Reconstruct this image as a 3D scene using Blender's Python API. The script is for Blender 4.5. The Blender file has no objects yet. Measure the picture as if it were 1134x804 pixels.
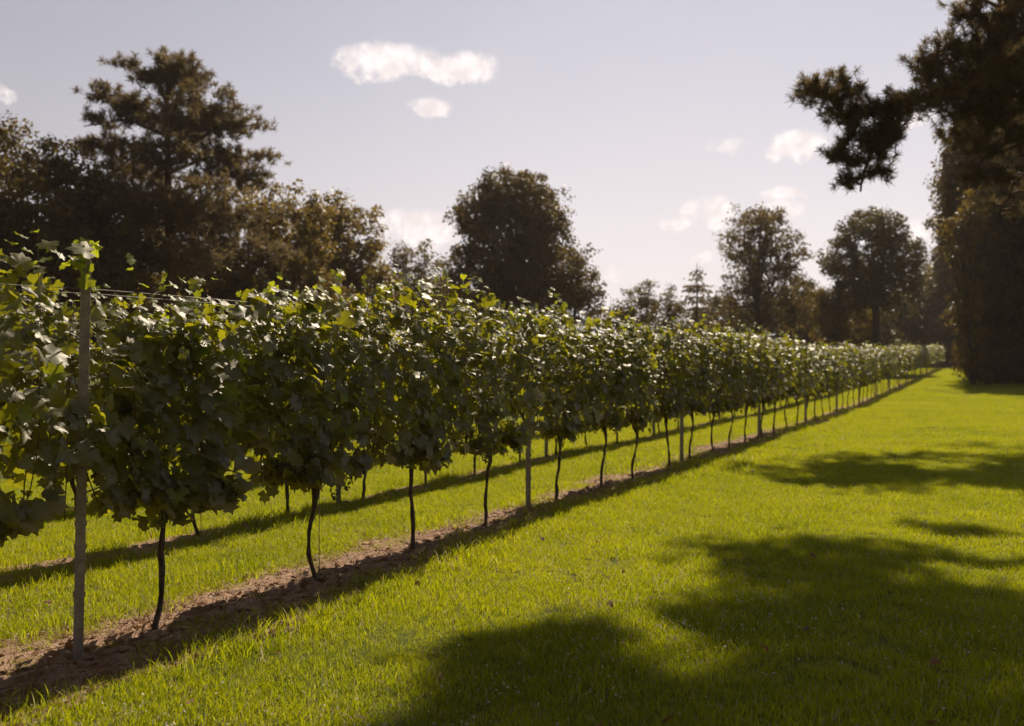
import bpy, math, random
import numpy as np
from mathutils import Vector

# ------------------------------------------------------------------ camera, world, sun, exposure
sc = bpy.context.scene
R = math.radians
YAW = R(26.1)                      # the rows run along +Y, the camera looks 26 degrees to the left of them
CT, ST = math.cos(YAW), math.sin(YAW)
EYE = 1.575
FPX = 1089.0                       # focal length in pixels of the 1134 px wide photograph

cam_d = bpy.data.cameras.new('camera')
cam_d.sensor_width = 36.0
cam_d.lens = 36.0 * FPX / 1134.0
cam_d.clip_start = 0.05
cam_d.clip_end = 3000
cam_d.dof.use_dof = True
cam_d.dof.focus_distance = 6.2
cam_d.dof.aperture_fstop = 2.2
cam = bpy.data.objects.new('camera', cam_d)
sc.collection.objects.link(cam)
cam.location = (0, 0, EYE)
cam.rotation_euler = (R(90.0 - 0.05), 0, YAW)
sc.camera = cam

SUN_EL = R(43.5)
SUN_AZ = R(-8.0)                   # from +Y, clockwise positive
sun_dir = Vector((math.sin(SUN_AZ) * math.cos(SUN_EL), math.cos(SUN_AZ) * math.cos(SUN_EL), math.sin(SUN_EL)))
sl = bpy.data.lights.new('sun', 'SUN')
sl.energy = 5.0
sl.angle = R(0.53)
sl.color = (1.0, 0.84, 0.63)
so = bpy.data.objects.new('sun', sl)
sc.collection.objects.link(so)
so.rotation_euler = (-sun_dir).to_track_quat('-Z', 'Y').to_euler()

sc.view_settings.view_transform = 'Standard'
sc.view_settings.look = 'None'
sc.view_settings.gamma = 1.0
sc.view_settings.use_curve_mapping = False
sc.view_settings.exposure = 0.33
HAZE = 0.00028
sc.cycles.max_bounces = 6
sc.cycles.diffuse_bounces = 2
sc.cycles.glossy_bounces = 2
sc.cycles.transmission_bounces = 3
sc.cycles.volume_bounces = 0
sc.cycles.transparent_max_bounces = 6
sc.cycles.use_denoising = True
sc.cycles.sample_clamp_indirect = 4.0

world = bpy.data.worlds.new('World')
sc.world = world
world.use_nodes = True


class NT:
    """small helper around a node tree"""
    def __init__(s, tree):
        s.t = tree; s.n = tree.nodes; s.l = tree.links
    def node(s, typ, **kw):
        n = s.n.new(typ)
        for k, v in kw.items():
            setattr(n, k, v)
        return n
    def put(s, sock, v):
        if hasattr(v, 'links') or hasattr(v, 'is_output'):
            s.l.new(v, sock)
        else:
            sock.default_value = v
    def math(s, op, a, b=0.0, c=0.0, clamp=False):
        n = s.node('ShaderNodeMath', operation=op, use_clamp=clamp)
        s.put(n.inputs[0], a); s.put(n.inputs[1], b)
        s.put(n.inputs[2], c)
        return n.outputs[0]
    def mix(s, f, a, b, blend='MIX'):
        n = s.node('ShaderNodeMix', data_type='RGBA', blend_type=blend)
        n.clamp_factor = True
        s.put(n.inputs[0], f)
        s.put(n.inputs[6], a if not isinstance(a, tuple) else (*a, 1.0)[:4])
        s.put(n.inputs[7], b if not isinstance(b, tuple) else (*b, 1.0)[:4])
        return n.outputs[2]
    def noise(s, vec, scale, detail=3.0, rough=0.55, dist=0.0):
        n = s.node('ShaderNodeTexNoise')
        if vec is not None:
            s.l.new(vec, n.inputs['Vector'])
        n.inputs['Scale'].default_value = scale
        n.inputs['Detail'].default_value = detail
        n.inputs['Roughness'].default_value = rough
        n.inputs['Distortion'].default_value = dist
        return n.outputs['Fac']
    def ramp(s, v, lo, hi, a=0.0, b=1.0):
        n = s.node('ShaderNodeMapRange', interpolation_type='SMOOTHSTEP')
        s.put(n.inputs[0], v)
        n.inputs[1].default_value = lo; n.inputs[2].default_value = hi
        n.inputs[3].default_value = a; n.inputs[4].default_value = b
        return n.outputs[0]


w = NT(world.node_tree)
w.n.clear()
w_out = w.node('ShaderNodeOutputWorld')
bg = w.node('ShaderNodeBackground')
bg.inputs['Strength'].default_value = 0.1
w.l.new(bg.outputs[0], w_out.inputs['Surface'])
sky = w.node('ShaderNodeTexSky', sky_type='NISHITA')
sky.sun_disc = False
sky.sun_elevation = SUN_EL
sky.sun_rotation = SUN_AZ
sky.air_density = 1.0
sky.dust_density = 2.0
sky.ozone_density = 1.0
tc = w.node('ShaderNodeTexCoord')
D = tc.outputs['Generated']
sep = w.node('ShaderNodeSeparateXYZ'); w.l.new(D, sep.inputs[0])
# thin high veil of vapour: pale and pinkish low down, greyer above, brightest on the sun's side
el = w.math('ARCSINE', sep.outputs[2])
az = w.math('ARCTAN2', sep.outputs[0], sep.outputs[1])        # from +Y, clockwise
dot = w.node('ShaderNodeVectorMath', operation='DOT_PRODUCT')
w.l.new(D, dot.inputs[0]); dot.inputs[1].default_value = sun_dir
toward = w.ramp(dot.outputs['Value'], -0.3, 0.8, 0.0, 1.0)
low = w.ramp(el, 0.00, 0.40, 1.0, 0.0)
veil_col = w.mix(low, (4.45, 4.45, 5.15), (7.5, 6.85, 6.85))
veil_amt = w.mix(toward, (0.20, 0.145, 0.105), (1.0, 1.0, 1.0))
high = w.ramp(el, 0.40, 0.85, 1.0, 0.30)
veil = w.mix(1.0, veil_col, veil_amt, 'MULTIPLY')
hm = w.node('ShaderNodeVectorMath', operation='SCALE')
w.l.new(veil, hm.inputs[0]); w.l.new(high, hm.inputs['Scale'])
aw = w.math('ABSOLUTE', w.math('SUBTRACT', az, SUN_AZ))
side_dim = w.ramp(aw, 0.15, 0.95, 1.0, 0.74)
hm2 = w.node('ShaderNodeVectorMath', operation='SCALE')
w.l.new(hm.outputs[0], hm2.inputs[0]); w.l.new(side_dim, hm2.inputs['Scale'])
hm = hm2
skymix = w.mix(0.93, sky.outputs[0], hm.outputs[0])
# wispy variation
wisp = w.noise(D, 3.0, 4.0, 0.6, 0.4)
wispf = w.ramp(wisp, 0.45, 0.75, 0.0, 0.22)
skymix = w.mix(wispf, skymix, (6.5, 5.9, 6.0))


def px_ang(x, y):
    """azimuth and elevation, in radians, of a sight line of the photograph"""
    X = (x - 567) / FPX; Y = (400 - y) / FPX
    return math.atan(X) - YAW, math.atan2(Y, math.hypot(1, X))


# small fair-weather clouds: direction, half width, half height, strength
n1 = w.noise(D, 34.0, 7.0, 0.66, 0.2)
n2 = w.noise(D, 9.0, 3.0, 0.55)
n3 = w.noise(D, 60.0, 5.0, 0.6, 0.2)
azw = w.math('ADD', az, w.math('MULTIPLY', w.math('SUBTRACT', n2, 0.5), 0.05))
elw = w.math('ADD', el, w.math('MULTIPLY', w.math('SUBTRACT', n1, 0.5), 0.03))
clouds = [(432, 67, 62, 20, 1.0), (510, 75, 48, 17, 1.0), (402, 72, 30, 8, .8), (478, 117, 26, 11, .75),
          (460, 250, 60, 20, .95), (415, 243, 28, 9, .8), (490, 268, 40, 14, .7), (782, 232, 34, 15, .85), (752, 244, 26, 7, .55),
          (884, 160, 38, 17, 1.0), (872, 214, 32, 9, .9), (872, 229, 34, 9, .85), (797, 160, 34, 9, .35),
          (775, 281, 20, 6, .5), (680, 300, 28, 9, .5), (-2, 102, 14, 10, .7), (905, 285, 30, 10, .5), (1015, 255, 26, 12, .7),
          (990, 128, 36, 12, .9), (640, 290, 26, 9, .35), (1180, 250, 60, 22, .8), (-140, 190, 70, 20, .8), (1350, 120, 70, 24, .8)]
acc = None
for (cx, cy, rx, ry, st) in clouds:
    a0, e0 = px_ang(cx, cy)
    ra = rx / FPX * 1.06; re = ry / FPX * 1.2
    u = w.math('MULTIPLY', w.math('SUBTRACT', azw, a0), 1 / ra)
    v = w.math('MULTIPLY', w.math('SUBTRACT', elw, e0), 1 / re)
    q = w.math('ADD', w.math('MULTIPLY', u, u), w.math('MULTIPLY', v, v))
    m = w.math('SUBTRACT', 1.0, q)
    m = w.math('MULTIPLY', w.math('MAXIMUM', m, 0.0), st)
    acc = m if acc is None else w.math('MAXIMUM', acc, m)
edge = w.math('ADD', acc, w.math('MULTIPLY', w.math('SUBTRACT', n1, 0.53), 2.0))
edge = w.math('ADD', edge, w.math('MULTIPLY', w.math('SUBTRACT', n3, 0.5), 0.7))
gate = w.ramp(acc, 0.0, 0.18, 0.0, 1.0)
cm = w.math('MULTIPLY', w.ramp(edge, 0.0, 0.8, 0.0, .97), gate)
cshade = w.ramp(n3, 0.35, 0.65, 0.0, 1.0)
ccol = w.mix(cshade, (7.4, 6.6, 6.5), (9.0, 8.2, 8.0))
final = w.mix(cm, skymix, ccol)
w.l.new(final, bg.inputs['Color'])
world.cycles.sampling_method = 'MANUAL'
world.cycles.sample_map_resolution = 512

# ------------------------------------------------------------------ helpers
COL = sc.collection
rng = np.random.default_rng(7)


def site(x, y, Z):
    """world point seen in the photograph at (x, y) at depth Z metres"""
    X = (x - 567) / FPX * Z
    return np.array([X * CT - Z * ST, X * ST + Z * CT, EYE + (400 - y) / FPX * Z])


def camxy(X, Z):
    return X * CT - Z * ST, X * ST + Z * CT


def smooth(a, b, t):
    t = np.clip((t - a) / (b - a), 0, 1)
    return t * t * (3 - 2 * t)


def gz(x, y):
    x = np.asarray(x, float); y = np.asarray(y, float)
    return (0.92 * smooth(28, 100, y) + 0.018 * np.sin(x * 0.9 + 1.3) * np.sin(y * 0.55)
            + 0.010 * np.sin(x * 2.3 + y * 1.1))


def tag(o, label=None, cat=None, group=None, kind=None):
    if label: o['label'] = label
    if cat: o['category'] = cat
    if group: o['group'] = group
    if kind: o['kind'] = kind
    return o


def link(name, me, parent=None):
    o = bpy.data.objects.new(name, me)
    COL.objects.link(o)
    if parent is not None:
        o.parent = parent
    return o


def empty(name, loc=(0, 0, 0), rz=0.0):
    o = bpy.data.objects.new(name, None)
    COL.objects.link(o)
    o.empty_display_size = 0.2
    o.location = loc
    o.rotation_euler = (0, 0, rz)
    return o


def mesh_from(name, V, F, mat, rnd=None, smooth_=True):
    """V (n,3); F list of (m,k) arrays of faces of k vertices; rnd: per vertex random value"""
    me = bpy.data.meshes.new(name)
    if not isinstance(F, list): F = [F]
    F = [f for f in F if len(f)]
    nl = sum(f.size for f in F); nf = sum(len(f) for f in F)
    me.vertices.add(len(V)); me.loops.add(nl); me.polygons.add(nf)
    me.vertices.foreach_set('co', np.ascontiguousarray(V, np.float32).ravel())
    me.loops.foreach_set('vertex_index', np.concatenate([f.ravel() for f in F]).astype(np.int32))
    starts = []; s = 0
    for f in F:
        k = f.shape[1]
        starts.append(s + np.arange(len(f)) * k); s += f.size
    me.polygons.foreach_set('loop_start', np.concatenate(starts).astype(np.int32))
    me.update(calc_edges=True)
    me.polygons.foreach_set('use_smooth', np.full(nf, smooth_, bool))
    if rnd is not None:
        a = me.attributes.new('rnd', 'FLOAT', 'POINT')
        a.data.foreach_set('value', np.ascontiguousarray(rnd, np.float32))
    me.materials.append(mat)
    me.validate()
    return me


class Bag:
    """collects triangles / quads"""
    def __init__(s):
        s.V = []; s.F = {3: [], 4: []}; s.r = []; s.n = 0
    def add(s, V, F, rnd=0.5):
        V = np.asarray(V, float); F = np.asarray(F, int)
        s.V.append(V); s.F[F.shape[1]].append(F + s.n); s.n += len(V)
        s.r.append(np.full(len(V), rnd) if np.isscalar(rnd) else rnd)
    def mesh(s, name, mat, smooth_=True):
        F = [np.concatenate(f) for f in s.F.values() if f]
        return mesh_from(name, np.concatenate(s.V), F, mat, np.concatenate(s.r), smooth_)
    def tube(s, pts, rad, sides=6, rnd=0.5, knob=0.0):
        pts = np.asarray(pts, float); n = len(pts)
        rad = np.broadcast_to(np.asarray(rad, float), (n,))
        T = np.gradient(pts, axis=0)
        T /= np.linalg.norm(T, axis=1)[:, None] + 1e-9
        up = np.array([1., 0, 0]) if abs(T[0, 2]) > 0.7 else np.array([0, 0, 1.])
        A = np.cross(T, up); A /= np.linalg.norm(A, axis=1)[:, None] + 1e-9
        B = np.cross(T, A)
        th = np.arange(sides) / sides * 2 * np.pi
        rr = rad[:, None] * (1 + knob * (rng.random((n, sides)) - .5))
        V = pts[:, None] + rr[..., None] * (np.cos(th)[None, :, None] * A[:, None] + np.sin(th)[None, :, None] * B[:, None])
        V = np.concatenate([V.reshape(-1, 3), pts[:1] - T[:1] * rad[0] * .3, pts[-1:] + T[-1:] * rad[-1] * .8])
        i = np.arange(n - 1)[:, None] * sides; j = np.arange(sides)[None]; k = (j + 1) % sides
        F = np.stack([i + j, i + k, i + sides + k, i + sides + j], -1).reshape(-1, 4)
        s.add(V, F, rnd)
        jj = np.arange(sides); kk = (jj + 1) % sides
        base = s.n - len(V)
        s.F[3].append(np.stack([kk, jj, np.full(sides, n * sides)], 1) + base)
        s.F[3].append(np.stack([jj + (n - 1) * sides, kk + (n - 1) * sides, np.full(sides, n * sides + 1)], 1) + base)
    def box(s, c, d, rnd=0.5, R3=None):
        V = np.array([[x, y, z] for z in (-1, 1) for y in (-1, 1) for x in (-1, 1)], float) * np.asarray(d) / 2
        if R3 is not None: V = V @ np.asarray(R3).T
        F = [[0, 2, 3, 1], [4, 5, 7, 6], [0, 1, 5, 4], [2, 6, 7, 3], [0, 4, 6, 2], [1, 3, 7, 5]]
        s.add(V + np.asarray(c), F, rnd)


def norm(v):
    return v / (np.linalg.norm(v, axis=-1, keepdims=True) + 1e-9)


def stamp(bag, proto_V, proto_F, pos, N, T, size, rnd):
    """copy a small leaf shape (x = across, y = towards the tip, z = normal) onto many places"""
    N = norm(N); T = norm(T - (T * N).sum(-1, keepdims=True) * N); S = np.cross(T, N)
    size = np.broadcast_to(size, (len(pos),))
    P = proto_V if proto_V.ndim == 3 else np.broadcast_to(proto_V, (len(pos),) + proto_V.shape)
    V = (P[..., 0:1] * S[:, None] + P[..., 1:2] * T[:, None] + P[..., 2:3] * N[:, None]) * size[:, None, None] + pos[:, None]
    m = P.shape[1]
    F = (proto_F[None] + (np.arange(len(pos)) * m)[:, None, None]).reshape(-1, proto_F.shape[1])
    bag.add(V.reshape(-1, 3), F, np.repeat(rnd, m))


# ------------------------------------------------------------------ materials
def new_mat(name):
    m = bpy.data.materials.new(name)
    m.use_nodes = True
    t = NT(m.node_tree); t.n.clear()
    out = t.node('ShaderNodeOutputMaterial')
    return m, t, out


def leaf_mat(name, c1, c2, c3, trans, tmix=0.35, rough=0.45, spec=0.5, nscale=0.25, back=None, amp=0.35):
    """leaf: reflects c1..c3 (per leaf and in large patches), lets light through as trans"""
    m, t, out = new_mat(name)
    at = t.node('ShaderNodeAttribute', attribute_name='rnd')
    geo = t.node('ShaderNodeNewGeometry')
    big = t.noise(geo.outputs['Position'], nscale, 3.0)
    f = t.math('ADD', t.math('MULTIPLY', at.outputs['Fac'], 1 - amp), t.math('MULTIPLY', t.ramp(big, .3, .7), amp))
    a = t.mix(t.ramp(f, 0.15, 0.6), c1, c2)
    a = t.mix(t.ramp(f, 0.72, 1.0), a, c3)
    if back is not None:
        a = t.mix(t.math('MULTIPLY', geo.outputs['Backfacing'], 0.75), a, back)
    tr = t.mix(t.ramp(f, 0.3, 1.0), trans, tuple(min(1, v * 1.35) for v in trans))
    p = t.node('ShaderNodeBsdfPrincipled')
    t.l.new(a, p.inputs['Base Color'])
    p.inputs['Roughness'].default_value = rough
    p.inputs['Specular IOR Level'].default_value = spec
    tl = t.node('ShaderNodeBsdfTranslucent')
    t.l.new(tr, tl.inputs['Color'])
    mx = t.node('ShaderNodeMixShader'); mx.inputs[0].default_value = tmix
    t.l.new(p.outputs[0], mx.inputs[1]); t.l.new(tl.outputs[0], mx.inputs[2])
    t.l.new(mx.outputs[0], out.inputs['Surface'])
    return m


def bark_mat(name, c1, c2, scale=12.0, bump=0.5, rough=0.85):
    m, t, out = new_mat(name)
    tcn = t.node('ShaderNodeTexCoord')
    mp = t.node('ShaderNodeMapping'); mp.inputs['Scale'].default_value = (1, 1, 0.25)
    t.l.new(tcn.outputs['Object'], mp.inputs[0])
    n = t.noise(mp.outputs[0], scale, 5.0, 0.65, 0.5)
    c = t.mix(t.ramp(n, .35, .65), c1, c2)
    p = t.node('ShaderNodeBsdfPrincipled')
    t.l.new(c, p.inputs['Base Color']); p.inputs['Roughness'].default_value = rough
    b = t.node('ShaderNodeBump'); b.inputs['Strength'].default_value = bump; b.inputs['Distance'].default_value = 0.01
    t.l.new(n, b.inputs['Height']); t.l.new(b.outputs[0], p.inputs['Normal'])
    t.l.new(p.outputs[0], out.inputs['Surface'])
    return m


M_vine = leaf_mat('vine_leaf', (.056, .056, .014), (.090, .085, .020), (.17, .15, .045), (.38, .37, .010), 0.46, 0.50, 1.0, 1.5, back=(.13, .13, .085))
M_young = leaf_mat('young_vine_leaf', (.09, .13, .02), (.13, .17, .03), (.2, .17, .04), (.42, .46, .02), 0.5, 0.45, 0.4, 1.5)
M_cane = bark_mat('vine_cane', (.10, .055, .025), (.17, .11, .04), 30)
M_vtrunk = bark_mat('vine_bark', (.032, .024, .018), (.14, .10, .072), 45, 1.0)
M_grape = leaf_mat('grape_skin', (.09, .12, .03), (.14, .17, .05), (.16, .14, .08), (.3, .36, .06), 0.25, 0.3, 0.5)
M_bark = bark_mat('tree_bark', (.035, .027, .020), (.09, .07, .05), 4, .6)
M_pbark = bark_mat('pine_bark', (.06, .03, .018), (.16, .075, .045), 4, .8)
M_oak = leaf_mat('oak_leaf', (.040, .030, .013), (.105, .075, .028), (.18, .135, .06), (.21, .15, .03), .35, .5, .3)
M_gold = leaf_mat('gold_brown_leaf', (.045, .032, .012), (.125, .085, .030), (.24, .17, .06), (.30, .21, .03), .4, .5, .3)  # gold-brown leaf; its palest tone also stands for sunlit patches
M_green = leaf_mat('dark_green_leaf', (.025, .024, .010), (.065, .055, .018), (.15, .12, .035), (.17, .13, .02), .3, .5, .3)
M_pine = leaf_mat('pine_needle', (.045, .032, .020), (.085, .060, .034), (.15, .105, .06), (.26, .19, .07), .35, .5, .3)
M_grass = None


def grass_mat():
    m, t, out = new_mat('grass_blade')
    at = t.node('ShaderNodeAttribute', attribute_name='rnd')
    geo = t.node('ShaderNodeNewGeometry')
    P = geo.outputs['Position']
    big = t.noise(P, 0.35, 4.0, .6)
    mid = t.noise(P, 2.2, 3.0, .6)
    f = t.math('ADD', t.math('MULTIPLY', at.outputs['Fac'], .30), t.math('ADD', t.math('MULTIPLY', big, .40), t.math('MULTIPLY', mid, .35)))
    c = t.mix(t.ramp(f, .32, .66), (.060, .095, .008), (.158, .180, .010))
    c = t.mix(t.ramp(at.outputs['Fac'], .915, .925), c, (.50, .42, .30))
    tr = t.mix(t.ramp(f, .25, .65), (.26, .36, .004), (.68, .70, .008))
    tr = t.mix(t.ramp(at.outputs['Fac'], .915, .925), tr, (.55, .45, .30))
    p = t.node('ShaderNodeBsdfPrincipled')
    t.l.new(c, p.inputs['Base Color']); p.inputs['Roughness'].default_value = .5
    p.inputs['Specular IOR Level'].default_value = .3
    tl = t.node('ShaderNodeBsdfTranslucent'); t.l.new(tr, tl.inputs['Color'])
    mx = t.node('ShaderNodeMixShader'); mx.inputs[0].default_value = .5
    t.l.new(p.outputs[0], mx.inputs[1]); t.l.new(tl.outputs[0], mx.inputs[2])
    t.l.new(mx.outputs[0], out.inputs['Surface'])
    return m


M_grass = grass_mat()


def ground_mat():
    m, t, out = new_mat('lawn_soil_and_thatch')
    P = t.node('ShaderNodeNewGeometry').outputs['Position']
    a = t.noise(P, 0.3, 4.0, .6); b = t.noise(P, 14.0, 5.0, .7)
    c = t.mix(t.ramp(b, .3, .7), (.055, .072, .012), (.12, .13, .02))
    c = t.mix(t.ramp(a, .4, .7, 0, .5), c, (.13, .14, .02))
    p = t.node('ShaderNodeBsdfPrincipled'); t.l.new(c, p.inputs['Base Color'])
    p.inputs['Roughness'].default_value = .95; p.inputs['Specular IOR Level'].default_value = .1
    bm = t.node('ShaderNodeBump'); bm.inputs['Strength'].default_value = .8; bm.inputs['Distance'].default_value = .04
    t.l.new(b, bm.inputs['Height']); t.l.new(bm.outputs[0], p.inputs['Normal'])
    t.l.new(p.outputs[0], out.inputs['Surface'])
    return m


def soil_mat():
    m, t, out = new_mat('dry_soil')
    P = t.node('ShaderNodeNewGeometry').outputs['Position']
    a = t.noise(P, 1.7, 4.0, .6); b = t.noise(P, 22.0, 6.0, .7); c_ = t.noise(P, 90.0, 3.0, .6)
    c = t.mix(t.ramp(b, .3, .7), (.28, .18, .122), (.52, .36, .26))
    c = t.mix(t.ramp(a, .45, .75, 0, .6), c, (.20, .13, .08))
    c = t.mix(t.ramp(c_, .62, .75, 0, .7), c, (.50, .39, .28))
    p = t.node('ShaderNodeBsdfPrincipled'); t.l.new(c, p.inputs['Base Color'])
    p.inputs['Roughness'].default_value = .95; p.inputs['Specular IOR Level'].default_value = .1
    h = t.math('ADD', b, t.math('MULTIPLY', c_, .4))
    bm = t.node('ShaderNodeBump'); bm.inputs['Strength'].default_value = 1.0; bm.inputs['Distance'].default_value = .03
    t.l.new(h, bm.inputs['Height']); t.l.new(bm.outputs[0], p.inputs['Normal'])
    t.l.new(p.outputs[0], out.inputs['Surface'])
    return m


def post_mat(name, c1, c2, metal):
    m, t, out = new_mat(name)
    tcn = t.node('ShaderNodeTexCoord')
    n = t.noise(tcn.outputs['Object'], 25.0, 5.0, .7)
    mp = t.node('ShaderNodeMapping'); mp.inputs['Scale'].default_value = (30, 30, 1.5)
    t.l.new(tcn.outputs['Object'], mp.inputs[0])
    s_ = t.noise(mp.outputs[0], 1.0, 4.0, .6)
    c = t.mix(t.ramp(n, .35, .65), c1, c2)
    c = t.mix(t.ramp(s_, .5, .8, 0, .5), c, (.12, .085, .06))
    p = t.node('ShaderNodeBsdfPrincipled'); t.l.new(c, p.inputs['Base Color'])
    p.inputs['Metallic'].default_value = metal; p.inputs['Roughness'].default_value = .55
    bm = t.node('ShaderNodeBump'); bm.inputs['Strength'].default_value = .4; bm.inputs['Distance'].default_value = .003
    t.l.new(s_, bm.inputs['Height']); t.l.new(bm.outputs[0], p.inputs['Normal'])
    t.l.new(p.outputs[0], out.inputs['Surface'])
    return m


M_post = post_mat('weathered_zinc', (.26, .22, .195), (.40, .345, .30), .2)
M_wire = post_mat('wire_steel', (.20, .18, .165), (.30, .27, .25), .3)
M_dead = leaf_mat('dead_leaf', (.14, .07, .035), (.24, .13, .06), (.36, .24, .14), (.3, .15, .05), .25, .6, .3)

# ------------------------------------------------------------------ ground
ROWS = [-4.35, -6.49, -8.63]
ROW_END = 101.0


def axis(fine_lo, fine_hi, step, lo, hi, grow=1.25):
    a = list(np.arange(fine_lo, fine_hi + 1e-6, step))
    s = step
    while a[-1] < hi: s *= grow; a.append(a[-1] + s)
    s = step
    while a[0] > lo: s *= grow; a.insert(0, a[0] - s)
    return np.array(a)


def sheet(xs, ys, zfun, name, mat):
    X, Y = np.meshgrid(xs, ys)
    Z = zfun(X, Y)
    V = np.stack([X, Y, Z], -1).reshape(-1, 3)
    nx, ny = len(xs), len(ys)
    i = (np.arange(ny - 1)[:, None] * nx + np.arange(nx - 1)[None]).ravel()
    F = np.stack([i, i + 1, i + nx + 1, i + nx], 1)
    return mesh_from(name, V, F, mat)


g = link('ground', sheet(axis(-14, 14, .5, -900, 900), axis(-6, 110, .8, -500, 1500), gz, 'ground', ground_mat()))
tag(g, 'mown green lawn running beside and between the vine rows', 'lawn', kind='structure')


def strip_edges(y, r):
    """ragged left and right edges of the bare soil under a row"""
    base = [(.47, .38), (.17, .19), (.15, .17)][r]
    near = smooth(7.5, 3.0, y) if r == 0 else 0
    a = base[0] + .10 * np.sin(y * 1.1 + r) + .06 * np.sin(y * 3.7 + 2 * r) + .035 * np.sin(y * 9.1) + .26 * near
    b = base[1] + .08 * np.sin(y * .9 + 2 + r) + .06 * np.sin(y * 3.1 + r) + .035 * np.sin(y * 8.3 + 1) + .26 * near
    return a, b


M_soil = soil_mat()
for r, rx in enumerate(ROWS):
    ys = np.arange(-3, ROW_END + 1.5, .06 if r == 0 else .12)
    if r == 0:
        ys = np.concatenate([np.arange(-3, 22, .04), np.arange(22, ROW_END + 1.5, .15)])
    us = np.linspace(-1, 1, 25 if r == 0 else 13)
    a, b = strip_edges(ys, r)
    U, Yg = np.meshgrid(us, ys)
    Xg = rx + np.where(U < 0, U * a[:, None], U * b[:, None])
    prof = np.clip(1 - np.abs(U) ** 3, 0, 1)
    lump = .018 * np.sin(Xg * 31 + Yg * 7) * np.sin(Yg * 23) + .014 * np.sin(Xg * 60 - Yg * 41) + rng.normal(0, .007, Xg.shape)
    Zg = gz(Xg, Yg) + .004 + prof * (.014 + .8 * lump)
    V = np.stack([Xg, Yg, Zg], -1).reshape(-1, 3)
    nx, ny = len(us), len(ys)
    i = (np.arange(ny - 1)[:, None] * nx + np.arange(nx - 1)[None]).ravel()
    me = mesh_from('soil_strip', V, np.stack([i, i + 1, i + nx + 1, i + nx], 1), M_soil)
    s = link('soil_strip', me)
    tag(s, ['bare pinkish brown soil strip under the front vine row', 'narrow soil strip under the second vine row',
            'narrow soil strip under the third vine row'][r], 'soil', kind='structure', group='soil strips under the rows')


def soil_z(x, y, r=0):
    return gz(x, y) + .014


# ------------------------------------------------------------------ grass (one object of blades placed by geometry nodes)
def blade_patch(name, size, n, hmin, hmax, wid, segs=2, lean=.5):
    rr = size * .62 * np.sqrt(rng.random(n)); th = rng.random(n) * 2 * np.pi
    x, y = rr * np.cos(th), rr * np.sin(th)
    h = rng.uniform(hmin, hmax, n) * (0.8 + .4 * rng.random(n))
    d = rng.random(n) * 2 * np.pi; f = rng.random(n) * 2 * np.pi
    ln = h * lean * rng.uniform(.2, 1.6, n)
    wv = wid * rng.uniform(.7, 1.3, n)
    cx, sx = np.cos(f) * wv, np.sin(f) * wv
    V = []
    lv = np.linspace(0, 1, segs + 1)
    for t in lv[:-1]:
        k = 1 - .45 * t
        bx = x + np.cos(d) * ln * t ** 2; by = y + np.sin(d) * ln * t ** 2; bz = h * t * (1 - .15 * t)
        V += [np.stack([bx - cx * k, by - sx * k, bz], 1), np.stack([bx + cx * k, by + sx * k, bz], 1)]
    V.append(np.stack([x + np.cos(d) * ln, y + np.sin(d) * ln, h * .85], 1))
    m = len(V)
    V = np.stack(V, 1)
    base = (np.arange(n) * m)[:, None]
    q = [base + np.array([[2 * k, 2 * k + 1, 2 * k + 3, 2 * k + 2]]) for k in range(segs - 1)]
    tr = base + np.array([[m - 3, m - 2, m - 1]])
    rnd = np.repeat(rng.random(n), m)
    F = ([np.concatenate(q)] if q else []) + [tr]
    V[:, 0:2, 2] -= .01
    me = mesh_from(name, V.reshape(-1, 3), F, M_grass, rnd)
    return bpy.data.objects.new(name, me)


gcols = []
for lod, (sz, n, h0, h1, wd, sg) in enumerate([(.26, 380, .018, .060, .0014, 3), (.5, 640, .025, .065, .0024, 2), (1.0, 900, .035, .08, .005, 1)]):
    c = bpy.data.collections.new('grass_tufts_%d' % lod)
    for k in range(4):
        c.objects.link(blade_patch('grass_tuft', sz, n, h0, h1, wd, sg))
    gcols.append(c)


def in_strip(x, y, pad=0.0):
    m = np.zeros(len(x), bool)
    for r, rx in enumerate(ROWS):
        a, b = strip_edges(y, r)
        a = a - .06 - .05 * np.sin(y * 17 + x * 9); b = b - .06 - .05 * np.sin(y * 15 + x * 7)
        m |= (x > rx - a + pad) & (x < rx + b - pad) & (y < ROW_END + 1)
    return m


def grass_points():
    out = []
    for lod, (z0, z1, st) in enumerate([(1.5, 15, .165), (14.5, 38, .34), (37, 125, .72)]):
        xs = np.arange(-75, 60, st); zs = np.arange(z0, z1, st)
        X, Zc = np.meshgrid(xs, zs)
        X = X.ravel(); Zc = Zc.ravel()
        k = np.abs(X) < .60 * Zc + 2.2
        X, Zc = X[k], Zc[k]
        X = X + rng.uniform(-.5, .5, len(X)) * st; Zc = Zc + rng.uniform(-.5, .5, len(Zc)) * st
        wx, wy = camxy(X, Zc)
        keep = (wx > -11.5) | (wy > ROW_END)
        s = in_strip(wx, wy, .03)
        keep &= (~s) | (rng.random(len(wx)) < (.20 if lod == 0 else .02))
        wx, wy = wx[keep], wy[keep]; s = s[keep]
        z = gz(wx, wy) - .002 + np.where(s, .01, 0)
        sc_ = rng.uniform(.6, 1.35, len(wx)) * np.where(s, .6, 1) * (.85 + .3 * np.sin(wx * 1.7 + 2 * np.sin(wy * .8)) ** 2)
        rim = in_strip(wx, wy, -.12) & ~s                  # longer uncut grass and weeds at the rim of the soil
        sc_ = np.where(rim, sc_ * rng.uniform(1.0, 1.9, len(wx)), sc_)
        out.append((np.stack([wx, wy, z], 1), sc_, np.full(len(wx), lod)))
    return [np.concatenate(a) for a in zip(*out)]


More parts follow.
